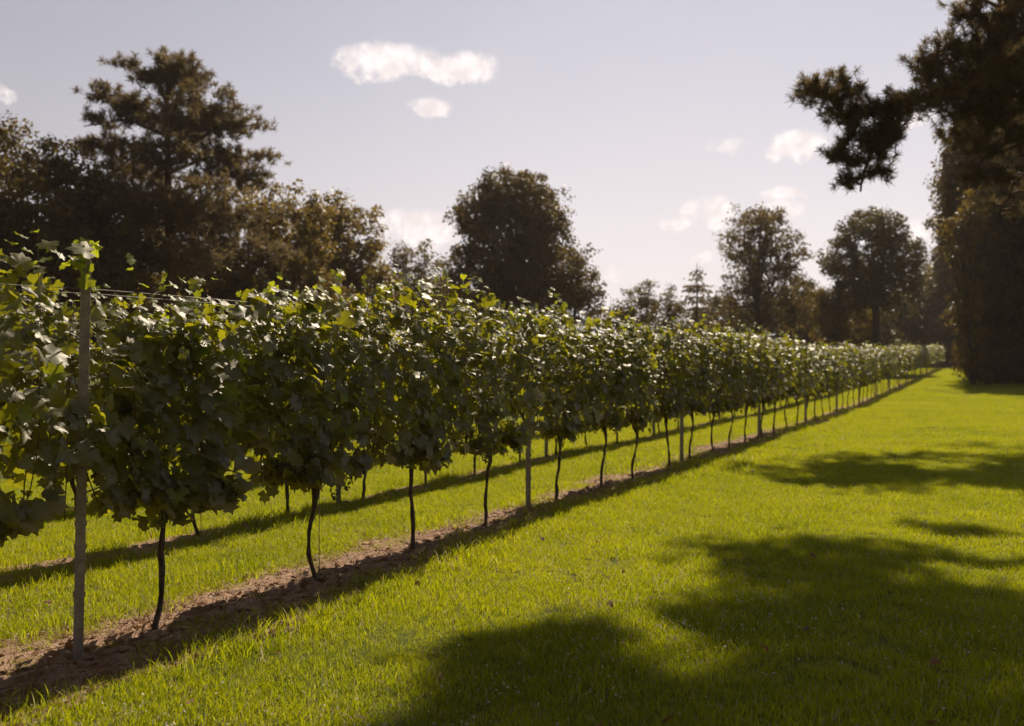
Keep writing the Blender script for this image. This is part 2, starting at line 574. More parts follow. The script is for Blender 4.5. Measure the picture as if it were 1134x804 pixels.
gp, gs, gl = grass_points()
gm = bpy.data.meshes.new('grass')
gm.vertices.add(len(gp)); gm.vertices.foreach_set('co', gp.astype(np.float32).ravel())
for nm, typ, arr in (('sz', 'FLOAT', gs.astype(np.float32)), ('lod', 'INT', gl.astype(np.int32)), ('turn', 'FLOAT', (rng.random(len(gp)) * 6.283).astype(np.float32))):
    at = gm.attributes.new(nm, typ, 'POINT'); at.data.foreach_set('value', arr)
gm.update()
gm.materials.append(M_grass)
grass = link('grass', gm)
tag(grass, 'short bright green grass blades covering the lawn', 'grass', kind='stuff')
ng = bpy.data.node_groups.new('grass_scatter', 'GeometryNodeTree')
ng.interface.new_socket('Geometry', in_out='INPUT', socket_type='NodeSocketGeometry')
ng.interface.new_socket('Geometry', in_out='OUTPUT', socket_type='NodeSocketGeometry')
gi = ng.nodes.new('NodeGroupInput'); go = ng.nodes.new('NodeGroupOutput')
jn = ng.nodes.new('GeometryNodeJoinGeometry')


def named(nm, typ):
    n = ng.nodes.new('GeometryNodeInputNamedAttribute'); n.data_type = typ
    n.inputs['Name'].default_value = nm
    return n.outputs['Attribute']


for lod in range(3):
    iop = ng.nodes.new('GeometryNodeInstanceOnPoints')
    ci = ng.nodes.new('GeometryNodeCollectionInfo'); ci.inputs['Collection'].default_value = gcols[lod]
    ci.inputs['Separate Children'].default_value = True; ci.inputs['Reset Children'].default_value = True
    cmp_ = ng.nodes.new('FunctionNodeCompare'); cmp_.data_type = 'INT'; cmp_.operation = 'EQUAL'
    ng.links.new(named('lod', 'INT'), [s for s in cmp_.inputs if s.enabled and s.name == 'A'][0])
    [s for s in cmp_.inputs if s.enabled and s.name == 'B'][0].default_value = lod
    ng.links.new(gi.outputs[0], iop.inputs['Points'])
    ng.links.new(cmp_.outputs[0], iop.inputs['Selection'])
    ng.links.new(ci.outputs[0], iop.inputs['Instance'])
    iop.inputs['Pick Instance'].default_value = True
    rv = ng.nodes.new('FunctionNodeRandomValue'); rv.data_type = 'INT'
    mins = [s for s in rv.inputs if s.enabled and s.name == 'Min'][0]; maxs = [s for s in rv.inputs if s.enabled and s.name == 'Max'][0]
    mins.default_value = 0; maxs.default_value = 3
    ng.links.new([s for s in rv.outputs if s.enabled][0], iop.inputs['Instance Index'])
    cx = ng.nodes.new('ShaderNodeCombineXYZ'); ng.links.new(named('turn', 'FLOAT'), cx.inputs[2])
    e2r = ng.nodes.new('FunctionNodeEulerToRotation'); ng.links.new(cx.outputs[0], e2r.inputs[0])
    ng.links.new(e2r.outputs[0], iop.inputs['Rotation'])
    ng.links.new(named('sz', 'FLOAT'), iop.inputs['Scale'])
    ng.links.new(iop.outputs[0], jn.inputs[0])
ng.links.new(jn.outputs[0], go.inputs[0])
md = grass.modifiers.new('scatter', 'NODES'); md.node_group = ng

# ------------------------------------------------------------------ leaf shapes
def vine_leaf_proto(k, fine=True):
    """five-lobed grapevine leaf, about 1 wide, stalk end at the origin, tip along +y"""
    r_ = np.random.default_rng(100 + k)
    if fine:
        prof = [(-165, .34), (-140, .52), (-122, .44), (-100, .60), (-78, .56), (-62, .40), (-46, .62), (-30, .60), (-16, .52), (0, .74),
                (16, .52), (30, .60), (46, .62), (62, .40), (78, .56), (100, .60), (122, .44), (140, .52), (165, .34)]
    else:
        prof = [(-150, .42), (-100, .58), (-45, .6), (0, .72), (45, .6), (100, .58), (150, .42)]
    a = np.radians([p[0] for p in prof]); r = np.array([p[1] for p in prof]) * (1 + r_.normal(0, .05, len(prof)))
    x, y = r * np.sin(a), r * np.cos(a)
    cup = r_.uniform(-.35, .15); fold = r_.uniform(.05, .35); wav = r_.uniform(.03, .08)
    z = cup * (x ** 2 + y ** 2) + fold * np.abs(x) * .6 + wav * np.cos(a * 5 + r_.random() * 6) - .25 * np.clip(y, 0, 1) ** 2
    V = [[0, 0, 0]]
    V += list(np.stack([x, y, z], 1))
    n = len(prof)
    if fine:
        xm, ym = x * .5, y * .5
        zm = cup * (xm ** 2 + ym ** 2) + fold * np.abs(xm) * .6 - .25 * np.clip(ym, 0, 1) ** 2
        V += list(np.stack([xm, ym, zm], 1))
        F = []
        for i in range(n - 1):
            F.append([0, 1 + n + i, 1 + n + i + 1])
            F.append([1 + n + i, 1 + i, 1 + i + 1]); F.append([1 + n + i, 1 + i + 1, 1 + n + i + 1])
    else:
        F = [[0, 1 + i, 2 + i] for i in range(n - 1)]
    V = np.array(V); V[:, 1] += .05
    return V, np.array(F)[:, ::-1]


LEAF_F = [vine_leaf_proto(k) for k in range(6)]
LEAF_C = [vine_leaf_proto(k, False) for k in range(6)]


def build_vine(seed, top=2.1, lean=0.0, fine=True, nleaf=680, low=.62, bunches=4, width=.70, crook=.085, clear=(), dip=None, glint=(.12, -.33, .85), thin=.55):
    """grapevine: thin dark trunk with a knobbly head, canes tied up between wires, leafy wall; row runs along local y"""
    global rng
    keep, rng = rng, np.random.default_rng(seed)
    root = empty('grapevine')
    # trunk
    b = Bag(); n = 11
    t = np.linspace(0, 1, n); head = .80 + rng.uniform(-.05, .05)
    px_ = crook * np.sin(t * rng.uniform(3, 6) + rng.random() * 6) * t * (1.2 - t) + rng.normal(0, .004, n)
    py_ = lean * (1 - t) + rng.normal(0, .006, n) + crook * 1.3 * np.sin(t * rng.uniform(2.5, 5) + rng.random() * 6) * (1 - t) * t * 2
    pz_ = t * head - .04 * (1 - t)
    rad = .0115 + .005 * (1 - t) ** 3 + .018 * np.exp(-((t - .93) / .09) ** 2) + .007 * rng.random(n)
    b.tube(np.stack([px_, py_, pz_], 1), rad, 8, knob=.5)
    for s in (-1, 1):     # the two arms of the head
        m = 5; q = np.linspace(0, 1, m)
        b.tube(np.stack([px_[-1] + .02 * s * q, py_[-1] + s * .10 * q, head - .02 + .07 * q], 1), .02 * (1 - .5 * q), 7, knob=.4)
    trunk = link('trunk', b.mesh('vine_trunk', M_vtrunk), root)
    if fine and rng.random() < .5:                     # thin steel rod the trunk is tied to
        k_ = Bag(); xo = rng.uniform(.02, .035)
        k_.tube([[xo, .02, -.05], [xo, .02, .5], [xo + .004, .022, 1.2]], .0032, 5)
        link('stake', k_.mesh('vine_stake', M_wire), root)
    # canes and shoots
    b = Bag(); shoots = []
    for s in (-1, 1):
        q = np.linspace(0, 1, 7)
        b.tube(np.stack([.015 * np.sin(q * 5), s * (.08 + .58 * q), head + .05 + .06 * np.sin(q * np.pi)], 1), .007 * (1 - .4 * q), 5)
    ns = 15 if fine else 11
    for i in range(ns):
        y0 = rng.uniform(-width, width) * .92; x0 = rng.normal(0, .03)
        h = top + rng.normal(-.06, .09) - .10 * (abs(y0) / width) ** 2
        if rng.random() < .30: h += rng.uniform(.06, .22)
        m = 9; q = np.linspace(0, 1, m)
        dx = rng.normal(0, .14); dy = rng.normal(0, .16)
        P = np.stack([x0 + dx * q ** 1.5 + .03 * np.sin(q * 7 + i), y0 + dy * q + .03 * np.sin(q * 6 + 2 * i), head + .03 + (h - head) * q], 1)
        if fine or i % 2 == 0: b.tube(P, .0045 * (1 - .65 * q), 4)
        shoots.append(P)
    for (cy, _u) in clear[:1]:                         # one shoot climbs over the top of the post
        if cy > 0:
            q = np.linspace(0, 1, 9)
            P = np.stack([.02 + .02 * np.sin(q * 5), cy - .10 + .12 * q ** 3, head + (2.22 - head) * q], 1)
            b.tube(P, .0045 * (1 - .65 * q), 4); shoots.append(P)
            pos_x = [P[-1] + np.array([dx_, dy_, dz_]) for dx_, dy_, dz_ in ((.03, -.02, -.03), (.02, .05, -.04), (.03, .02, -.12), (.04, -.05, -.10), (.05, .0, -.2))]
    # some canes hang low round the head
    for i in range(5):
        m = 6; q = np.linspace(0, 1, m); y0 = rng.uniform(-.35, .35); sx = rng.choice([-1, 1])
        P = np.stack([sx * (.05 + .16 * q), y0 + rng.normal(0, .1) * q, head + .12 * np.sin(q * 2) - (head - low) * q ** 1.4], 1)
        if fine: b.tube(P, .0035 * (1 - .6 * q), 4)
        shoots.append(P)
    link('cane', b.mesh('vine_canes', M_cane), root)
    # leaves
    pos = []; nor = []; tip = []; siz = []; yng = []
    per = nleaf // (len(shoots) + 6)
    for P in shoots:
        q = np.sort(rng.random(per)); idx = q * (len(P) - 1)
        i0 = np.clip(idx.astype(int), 0, len(P) - 2); f = (idx - i0)[:, None]
        base = P[i0] * (1 - f) + P[i0 + 1] * f
        side = rng.choice([-1, 1], per); spread = .05 + .22 * (1 - q) ** .5 * rng.random(per) + .03
        out = np.stack([side * spread * rng.uniform(.5, 1.2, per), rng.normal(0, .09, per), rng.normal(-.01, .05, per)], 1)
        p = base + out
        pos.append(p)
        nor.append(np.stack([side * rng.uniform(.3, 1.2, per), rng.normal(0, .45, per), rng.uniform(.1, 1.2, per)], 1))
        tip.append(np.stack([side * rng.uniform(0, .7, per), rng.normal(0, .5, per), -rng.uniform(.2, 1.1, per)], 1))
        siz.append(rng.uniform(.06, .155, per) * (1 - .45 * np.clip((q - .75) * 4, 0, 1)))
        yng.append(q)
    # outer leaf wall filling both faces; sparse at the foot between vines
    m = nleaf - per * len(shoots)
    yy = rng.uniform(-width, width, m * 2)
    zz = low + .08 + (top - .12 - low) * rng.random(m * 2) ** .85
    lim = low + .02 + .24 * (np.abs(yy) / width) ** 1.5
    k = np.where(zz > lim)[0][:m]; yy, zz = yy[k], zz[k]; m = len(k)
    side = rng.choice([-1, 1], m)
    fat = .23 + .05 * np.sin(yy * 6 + seed) + .05 * np.sin(zz * 7 + seed * 2)
    pos.append(np.stack([side * fat * rng.uniform(.55, 1.1, m) * (1 - .45 * np.clip((zz - top + .45) * 2, 0, 1)), yy, zz], 1))
    nor.append(np.stack([side * rng.uniform(.4, 1.3, m), rng.normal(0, .4, m), rng.uniform(.0, 1.0, m)], 1))
    tip.append(np.stack([side * rng.uniform(0, .5, m), rng.normal(0, .5, m), -rng.uniform(.4, 1.1, m)], 1))
    siz.append(rng.uniform(.065, .16, m)); yng.append((zz - low) / (top - low) * .8)
    pos, nor, tip = map(np.concatenate, (pos, nor, tip)); siz = np.concatenate(siz) * .88; yng = np.concatenate(yng)
    pos[:, 0] *= .70
    tall_ = pos[:, 2] > top - .55                      # leaves near the top lie flat to the light
    lift_ = (rng.random((len(pos), 1)) < np.clip((pos[:, 2:3] - (top - 1.05)) / .5, .22, .72)) * 1.0
    nor = nor * (1 - lift_) + lift_ * (np.array(glint) + rng.normal(0, .32, nor.shape))
    tip = tip * (1 - lift_ * .8) + lift_ * .8 * rng.normal(0, .8, tip.shape)
    edge_ = low + .02 + .34 * (np.abs(pos[:, 1] / width)) ** 1.2 + .05 * np.sin(pos[:, 1] * 9 + seed)
    ok_ = (pos[:, 2] > edge_) | (rng.random(len(pos)) < .12)
    ok_ &= ~((np.abs(pos[:, 1]) > .46) & (rng.random(len(pos)) < thin) & (pos[:, 2] < top - .1))
    ok_ &= pos[:, 2] < top + .25 - (.10 + thin * 1.1) * (np.abs(pos[:, 1]) / width) ** 2 + .1 * rng.random(len(pos))
    for (cy, up_) in clear:                            # a post stands in front of the leaves here
        ok_ &= ~((pos[:, 1] > cy - .30) & (pos[:, 1] < cy + .07) & (pos[:, 0] > -.03) & (pos[:, 2] > up_) & (pos[:, 2] < 2.07))
    if dip is not None:
        ok_ &= ~((np.abs(pos[:, 1] - dip) < .20) & (pos[:, 2] > top - .32) & (rng.random(len(pos)) < .9))
    pos, nor, tip, siz, yng = pos[ok_], nor[ok_], tip[ok_], siz[ok_], yng[ok_]
    if len(clear) and clear[0][0] > 0:
        m = len(pos_x)
        pos = np.concatenate([pos, pos_x]); nor = np.concatenate([nor, np.array([.6, -.8, .25]) + rng.normal(0, .3, (m, 3))])
        tip = np.concatenate([tip, np.array([0, 0, .2]) + rng.normal(0, .6, (m, 3))]); siz = np.concatenate([siz, np.full(m, .10)]); yng = np.concatenate([yng, np.full(m, .97)])
    # shoot tips carry young yellow-green leaves
    rnd = np.clip(rng.random(len(pos)) * .75 + .22 * (yng > .8) + .1 * rng.random(len(pos)), 0, 1)
    pick = rng.integers(0, 6, len(pos)); young = (yng > .93) | (rng.random(len(pos)) < .07)
    protos = LEAF_F if fine else LEAF_C
    if not fine: siz = siz * 1.25
    for nm, sel, mat in (('foliage', ~young, M_vine), ('young_leaves', young, M_young)):
        b = Bag()
        for k in range(6):
            s_ = sel & (pick == k)
            if s_.any(): stamp(b, protos[k][0], protos[k][1], pos[s_], nor[s_], tip[s_], siz[s_] * (1.0 if nm == 'foliage' else .85), rnd[s_])
        o = link(nm, b.mesh('vine_' + nm, mat, True), root)
    # grape bunches
    if bunches:
        for i in range(bunches):
            b = Bag()
            y0 = rng.uniform(-.45, .45); x0 = rng.choice([-1, 1]) * rng.uniform(.10, .22); z0 = head + rng.uniform(-.06, .12)
            ico_v, ico_f = BALL
            for j in range(38):
                q = rng.random(); rr = .035 * (1 - q) ** .6 + .006
                a = rng.random() * 6.28
                c = np.array([x0 + rr * math.cos(a), y0 + rr * math.sin(a), z0 - q * .12])
                b.add(ico_v * .0085 + c, ico_f, rng.random())
            b.tube([[x0 * .3, y0, z0 + .07], [x0 * .8, y0, z0 + .05], [x0, y0, z0]], .002, 4)
            link('grape_bunch', b.mesh('grape_bunch', M_grape), root)
    rng = keep
    return root


def ball():
    import bmesh
    bm = bmesh.new(); bmesh.ops.create_icosphere(bm, subdivisions=1, radius=1)
    V = np.array([v.co[:] for v in bm.verts]); F = np.array([[v.index for v in f.verts] for f in bm.faces])
    bm.free(); return V, F


BALL = ball()


def copy_thing(root):
    c = root.copy(); COL.objects.link(c)
    for ch in list(root.children):
        d = ch.copy(); COL.objects.link(d); d.parent = c
        for g2 in list(ch.children):
            e = g2.copy(); COL.objects.link(e); e.parent = d
    return c


# ------------------------------------------------------------------ posts and wires
def build_post(tall=2.13, hooks=True):
    """weathered zinc steel vineyard post: folded channel with a row of punched wire hooks"""
    b = Bag()
    wd, dp, th = .050, .038, .0025
    # channel outline (outer then inner), opening away from the camera
    out = [(-wd / 2, -dp / 2), (wd / 2, -dp / 2), (wd / 2, dp / 2), (wd / 2 - .012, dp / 2), (wd / 2 - .012, dp / 2 - th), (wd / 2 - th, dp / 2 - th),
           (wd / 2 - th, -dp / 2 + th), (.010, -dp / 2 + th), (.006, -dp / 2 + .010), (-.006, -dp / 2 + .010), (-.010, -dp / 2 + th),
           (-wd / 2 + th, -dp / 2 + th), (-wd / 2 + th, dp / 2 - th), (-wd / 2 + .012, dp / 2 - th), (-wd / 2 + .012, dp / 2), (-wd / 2, dp / 2)]
    O = np.array(out); n = len(O)
    zs = np.linspace(-.15, tall, 12)
    V = np.concatenate([np.column_stack([O, np.full(n, z)]) for z in zs])
    F = []
    for k in range(len(zs) - 1):
        for i in range(n):
            j = (i + 1) % n
            F.append([k * n + i, k * n + j, (k + 1) * n + j, (k + 1) * n + i])
    b.add(V, F, .5)
    o = (len(zs) - 1) * n
    # cap faces of the folded sheet
    for q in ([0, 1, 6, 11], [1, 2, 5, 6], [2, 3, 4, 5], [0, 11, 12, 15], [12, 13, 14, 15]):
        b.F[4].append(np.array([[o + v for v in q]]))
    for sd in (-1, 1):          # punched hooks along both edges
        for z in np.arange(.35, tall - .04, .125):
            b.box((sd * (wd / 2 + .0015), -dp / 2 + .012, z), (.008, .010, .022))
            b.box((sd * (wd / 2 + .005), -dp / 2 + .012, z + .0135), (.004, .009, .012))
    return link('trellis_post', b.mesh('trellis_post', M_post, False))


post_proto = build_post()
POSTS = {0: 3.66, 1: 3.30, 2: 3.45}
ORD = ['first', 'second', 'third', 'fourth', 'fifth', 'sixth', 'seventh', 'eighth', 'ninth', 'tenth', 'eleventh', 'twelfth',
       'thirteenth', 'fourteenth', 'fifteenth', 'sixteenth', 'seventeenth']
ROWN = ['front row', 'second row', 'third row']
post_y = {}
first = True
prnd = random.Random(3)
for r, rx in enumerate(ROWS):
    post_y[r] = []
    for k in range(17):
        y = POSTS[r] + 5.6 * k
        post_y[r].append(y)
        o = post_proto if first else copy_thing(post_proto)
        first = False
        o.location = (rx, y, float(gz(rx, y)))
        o.rotation_euler = (prnd.uniform(-.008, .008), prnd.uniform(-.01, .01), prnd.uniform(-.15, .15) + R(40))
        if r == 0 and k == 0:
            o.rotation_euler = (R(-.6), R(1.1), R(48))
        if k < 8:
            lab = 'grey metal trellis post, %s of the %s counted from the near end' % (ORD[k], ROWN[r])
            if r == 0 and k == 0: lab = 'tall weathered grey post nearest the camera with young leaves on top'
            if r == 0 and k == 1: lab = 'pale grey post of the front row standing in the middle of the view'
            if r == 1 and k == 1: lab = 'grey post of the second row seen between the front row trunks'
        else:
            lab = 'small distant metal post far down the %s of vines' % ROWN[r]
        tag(o, lab, 'post', 'trellis posts of the %s' % ROWN[r])

wire_h = [(.82, 0), (1.18, .03), (1.18, -.03), (1.44, .03), (1.97, .032), (1.95, -.032)]
wname = ['lowest', 'lower front', 'lower rear', 'middle', 'top front', 'top rear']
for r, rx in enumerate(ROWS):
    for (h, dx), wn in zip(wire_h, wname):
        ys = np.arange(-2.5, ROW_END, .7)
        ph = (ys - POSTS[r]) / 5.6
        sag = -.02 * np.sin((ph % 1) * np.pi)
        b = Bag()
        X = np.full(len(ys), rx + dx)
        b.tube(np.stack([X, ys, gz(X * 0 + rx, ys) + h + sag], 1), .0013 if r else .0015, 5)
        tag(link('trellis_wire', b.mesh('trellis_wire', M_wire)), '%s steel wire strung along the %s of posts' % (wn, ROWN[r]), 'wire', 'trellis wires')

# ------------------------------------------------------------------ vines
near = [  # y along the front row, height of the leaf wall, lean of the trunk foot, lowest leaves, width
    (.15, 2.2, 0, .72, .74), (1.55, 2.20, 0, .70, .74), (2.92, 2.22, .0, .66, .74), (4.29, 1.98, -.10, .55, .66), (5.67, 2.10, .03, .66, .74), (6.99, 2.28, .02, .62, .72),
    (8.36, 2.20, -.04, .62, .90), (10.08, 2.18, -.05, .66, .94), (11.43, 2.14, -.04, .68, .70), (12.58, 2.12, .02, .70, .66), (14.10, 2.14, .10, .72, .74),
    (15.35, 2.1, 0, .7, .7), (16.76, 2.12, -.02, .7, .7), (17.98, 2.1, .03, .7, .7), (19.30, 2.1, .02, .7, .7)]
fine_vines = []
vines = []           # (row, y, object)
for i, (y, top, lean, low, wd) in enumerate(near):
    if i < 11:
        v = build_vine(500 + i, top, lean, True, 1080 if i < 6 else 860, low, 4 if i < 8 else 2, wd,
                       clear={2: [(.74, 1.35)], 3: [(-.63, 1.35)]}.get(i, ()), dip={3: -.45}.get(i), glint=(.50, -.02, .75) if i < 6 else (.32, -.18, .8), thin=.10 if i < 5 else (.14 if i in (6, 7) else .45))
        fine_vines.append(v)
    else:
        v = copy_thing(fine_vines[[8, 6, 9, 7][i - 11]])
    v.location = (ROWS[0], y, float(gz(ROWS[0], y)) + .005)
    vines.append((0, y, v))
coarse = []
vr = random.Random(11)
for r, rx in enumerate(ROWS):
    y = 20.7 if r == 0 else (-.2 if r == 1 else .3)
    if r == 1: y = 5.37 - 1.37 * 4
    k = 0
    while y < ROW_END - .5:
        fine_here = y < 22
        if fine_here:
            v = copy_thing(fine_vines[vr.choice([4, 5, 6, 7, 8, 9, 10])])
        else:
            if len(coarse) < 9:
                v = build_vine(900 + len(coarse), 2.12, 0, False, 420, .68, 0, .72); coarse.append(v)
            else:
                v = copy_thing(vr.choice(coarse))
        v.location = (rx + vr.uniform(-.03, .03), y, float(gz(rx, y)) + .005)
        v.scale = (vr.uniform(.92, 1.08), vr.uniform(.95, 1.05), vr.uniform(.95, 1.05))
        vines.append((r, y, v))
        y += 1.37 + vr.uniform(-.06, .06); k += 1

CNT = ['first', 'second', 'third', 'fourth', 'fifth', 'sixth']
special = {3: 'grapevine with leaning dark trunk just right of the nearest post',
           4: 'grapevine with crooked knobbly trunk in front of the second row post',
           5: 'tall grapevine with straight dark trunk left of the middle post',
           6: 'grapevine with curved trunk directly left of the middle post',
           7: 'grapevine directly right of the middle post of the front row'}
for i, (r, y, v) in enumerate(vines):
    py = post_y[r]
    j = sum(1 for p in py if p < y)          # bays counted from the near end; bay j lies before post j
    if r == 0 and i in special:
        lab = special[i]
    elif j == 0:
        c = 1 + sum(1 for (r2, y2, _) in vines if r2 == r and y < y2 < py[0])
        lab = 'grapevine of the %s, %s one on the near side of its first post' % (ROWN[r], CNT[min(c, 6) - 1])
    elif j <= 7:
        c = sum(1 for (r2, y2, _) in vines if r2 == r and py[j - 1] < y2 <= y)
        lab = 'leafy grapevine, %s beyond the %s post of the %s' % (CNT[min(c, 6) - 1], ORD[j - 1], ROWN[r])
    else:
        lab = 'small distant grapevine beyond the eighth post of the %s' % ROWN[r]
    tag(v, lab, 'grapevine', 'grapevines of the %s' % ROWN[r])

# ------------------------------------------------------------------ trees
DIA = np.array([[0, 0, 0], [.30, .45, .05], [0, 1, -.06], [-.30, .45, .05]]), np.array([[0, 1, 2, 3]])
TRI = np.array([[-.5, 0, 0], [.5, 0, 0], [0, 1, 0]]), np.array([[0, 1, 2]])


def limb(bag, a, b, r0, r1, n=7, wob=.06, sag=0.0, sides=6):
    a = np.asarray(a, float); b = np.asarray(b, float)
    q = np.linspace(0, 1, n)[:, None]; L = np.linalg.norm(b - a)
    P = a + (b - a) * q + np.cumsum(rng.normal(0, wob * L / n, (n, 3)), 0) * np.sin(q * np.pi * .5)
    P[:, 2] += sag * L * np.sin(q[:, 0] * np.pi)
    bag.tube(P, r0 + (r1 - r0) * q[:, 0], sides)
    return P


def clump_leaves(bag, cen, crad, outw, nl, size, flat=.75, shape=DIA, upb=.5):
    """many small leaves in soft clumps"""
    n = len(cen)
    c = np.repeat(cen, nl, 0); r = np.repeat(crad, nl); o = np.repeat(outw, nl, 0)
    d = norm(rng.normal(0, 1, (n * nl, 3))) * (rng.random((n * nl, 1)) ** .45)
    d[:, 2] *= flat
    p = c + d * r[:, None] * .82
    N = norm(rng.normal(0, .45, p.shape) + o * .35 + np.array([0, 0, upb * .6]) + d * 1.0)
    T = rng.normal(0, 1, p.shape) + np.array([0, 0, -.3])
    cr = np.repeat(rng.random(n), nl)
    rnd = np.clip(.70 * cr + .30 * rng.random(n * nl), 0, 1)  # strong per-clump tone puts sunlit and shadowed masses into the leaf colour
    stamp(bag, shape[0], shape[1], p, N, T, size * 1.15 * rng.uniform(.6, 1.3, n * nl), rnd)


def broad_tree(name, label, lobes, base, mat, Z, leaf=.2, dens=1.0, nl=34, trunk_r=.3, hollow=.5, bark=None, crad=(.4, .85), group=None, cat='tree', droop=0, fork=.35):
    """lobes: list of (centre, radii) ellipsoids making the crown; base: foot of the trunk"""
    base = np.array(base, float); base[2] = float(gz(base[0], base[1]))
    root = empty(name, tuple(base))
    lob = [(np.array(c) - base, np.array(r)) for c, r in lobes]
    tb = Bag(); lb = Bag()
    zmin = min(c[2] - r[2] for c, r in lob); zmax = max(c[2] + r[2] for c, r in lob)
    mainc = lob[0][0]
    zf = max(zmin * .9, .12 * zmax) + fork * (mainc[2] - zmin) * .5
    P = limb(tb, (0, 0, -.15), (mainc[0] * .5, mainc[1] * .5, zf), trunk_r, trunk_r * .72, 8, .03, sides=10)
    top = limb(tb, P[-1], mainc + np.array([0, 0, lob[0][1][2] * .45]), trunk_r * .7, trunk_r * .12, 9, .06, sides=8)
    for c, r in lob:
        vol_area = 4 * np.pi * ((r[0] * r[1]) ** 1.6 / 3 + (r[0] * r[2]) ** 1.6 / 3 + (r[1] * r[2]) ** 1.6 / 3) ** (1 / 1.6)
        n = max(6, int(vol_area * 1.25 * dens))
        d = norm(rng.normal(0, 1, (n * 2, 3)))
        # uneven outline: bulges and dents with broad wavelengths
        ph = rng.random(3) * 6
        bulge = 1 + .18 * np.sin(d[:, 0] * 4 + ph[0]) * np.sin(d[:, 2] * 5 + ph[1]) + .10 * np.sin(d[:, 1] * 7 + ph[2] + d[:, 2] * 4)
        gap = 1.6 * np.sin(d[:, 0] * 6.5 + ph[1]) * np.sin(d[:, 1] * 6 + ph[0]) * np.sin(d[:, 2] * 7 + ph[2])
        rr = hollow + (1 - hollow) * rng.random(n * 2) ** .6
        ok = (gap < .25) | (rng.random(n * 2) < .25)
        d, bulge, rr = d[ok][:n], bulge[ok][:n], rr[ok][:n]
        cen = c + d * r * (bulge * rr)[:, None]
        cen = cen[cen[:, 2] > .05] if droop == 0 else cen
        outw = norm(cen - c)
        cr = rng.uniform(crad[0], crad[1], len(cen))
        clump_leaves(lb, cen, cr, outw, nl, leaf)
        # limbs to the lobe, twigs to the clumps
        k = max(3, len(cen) // 9)
        s = cen[rng.choice(len(cen), min(k, len(cen)), False)]
        for e in s:
            st_ = top[rng.integers(0, 6)] if rng.random() < .7 else P[-1]
            midp = st_ * .45 + e * .55 + rng.normal(0, .15, 3) - np.array([0, 0, .1])
            rr0 = trunk_r * rng.uniform(.16, .34)
            a = limb(tb, st_, midp, rr0, rr0 * .55, 5, .08, sides=5)
            limb(tb, a[-1], e, rr0 * .55, .02, 5, .1, sides=4)
            for _ in range(2):
                e2 = cen[rng.integers(0, len(cen))]
                if np.linalg.norm(e2 - a[-1]) < 3.0: limb(tb, a[-1], e2, rr0 * .3, .015, 4, .1, sides=4)
    link('trunk', tb.mesh(name + '_wood', bark or M_bark), root)
    link('crown', lb.mesh(name + '_leaves', mat), root)
    tag(root, label, cat, group)
    return root


def needle_tufts(bag, pos, axis_, n, length, width, spread=.9):
    m = len(pos)
    A = np.repeat(norm(axis_), n, 0); p = np.repeat(pos, n, 0)
    d = norm(A * rng.uniform(.2, 1.0, (m * n, 1)) + rng.normal(0, spread * .65, (m * n, 3)))
    p = p - A * (rng.random((m * n, 1)) * length * .8)
    N = norm(rng.normal(0, 1, p.shape))
    cr = np.repeat(rng.random(m), n)
    S = np.array([[-.5 * width / length, 0, 0], [.5 * width / length, 0, 0], [.25 * width / length, 1, 0], [-.25 * width / length, 1, 0]])
    stamp(bag, S, np.array([[0, 1, 2, 3]]), p, N, d, length * rng.uniform(.7, 1.2, m * n), np.clip(.6 * cr + .4 * rng.random(m * n), 0, 1))


def pine_tree(label, base, trunk_top, limbs, trunk_r, tuft_n, needle, Z, npad=9, pad_r=.9, tufts=16, width=.02):
    """limbs: list of polylines (world) from the trunk outwards; pads of needle tufts sit on their outer part"""
    base = np.array(base, float); base[2] = float(gz(base[0], base[1]))
    root = empty('pine_tree', tuple(base))
    tb = Bag(); nb = Bag()
    tt = np.array(trunk_top) - base
    limb(tb, (0, 0, -.2), tt, trunk_r, trunk_r * .18, 14, .02, sides=12)
    for L in limbs:
        pts = np.array(L['pts'], float) - base
        # fine polyline
        q = np.linspace(0, len(pts) - 1, 6 * (len(pts) - 1) + 1)
        i0 = np.clip(q.astype(int), 0, len(pts) - 2); f = (q - i0)[:, None]
        P = pts[i0] * (1 - f) + pts[i0 + 1] * f
        P += np.cumsum(rng.normal(0, .03, P.shape), 0) * np.linspace(0, 1, len(P))[:, None]
        r0 = L.get('r', .10)
        tb.tube(P, np.linspace(r0, .02, len(P)), 7)
        npd = L.get('n', npad); s0 = L.get('from', .3); pr = L.get('pad', pad_r)
        for k in range(npd):
            u = s0 + (1 - s0) * (k + rng.random() * .8) / npd
            a = P[min(int(u * (len(P) - 1)), len(P) - 1)]
            dr = norm(np.array([rng.normal(), rng.normal(), rng.uniform(-.15, .7) + L.get('up', 0)]))
            e = a + dr * pr * rng.uniform(.5, 1.1)
            B = limb(tb, a, e, r0 * .28 + .01, .012, 5, .10, sides=4)
            m = L.get('tufts', tufts)
            c = e + rng.normal(0, 1, (m, 3)) * np.array([.42, .42, .24]) * pr * .8
            for e2 in c[::2]:
                limb(tb, B[rng.integers(2, 5)], e2, .012, .006, 3, .05, sides=3)
            ax = norm(c - a) * .7 + np.array([0, 0, .8]) + rng.normal(0, .25, c.shape)
            needle_tufts(nb, c, ax, tuft_n, needle, width)
    link('trunk', tb.mesh('pine_wood', M_pbark), root)
    link('crown', nb.mesh('pine_needles', M_pine), root)
    tag(root, label, 'pine tree')
    return root


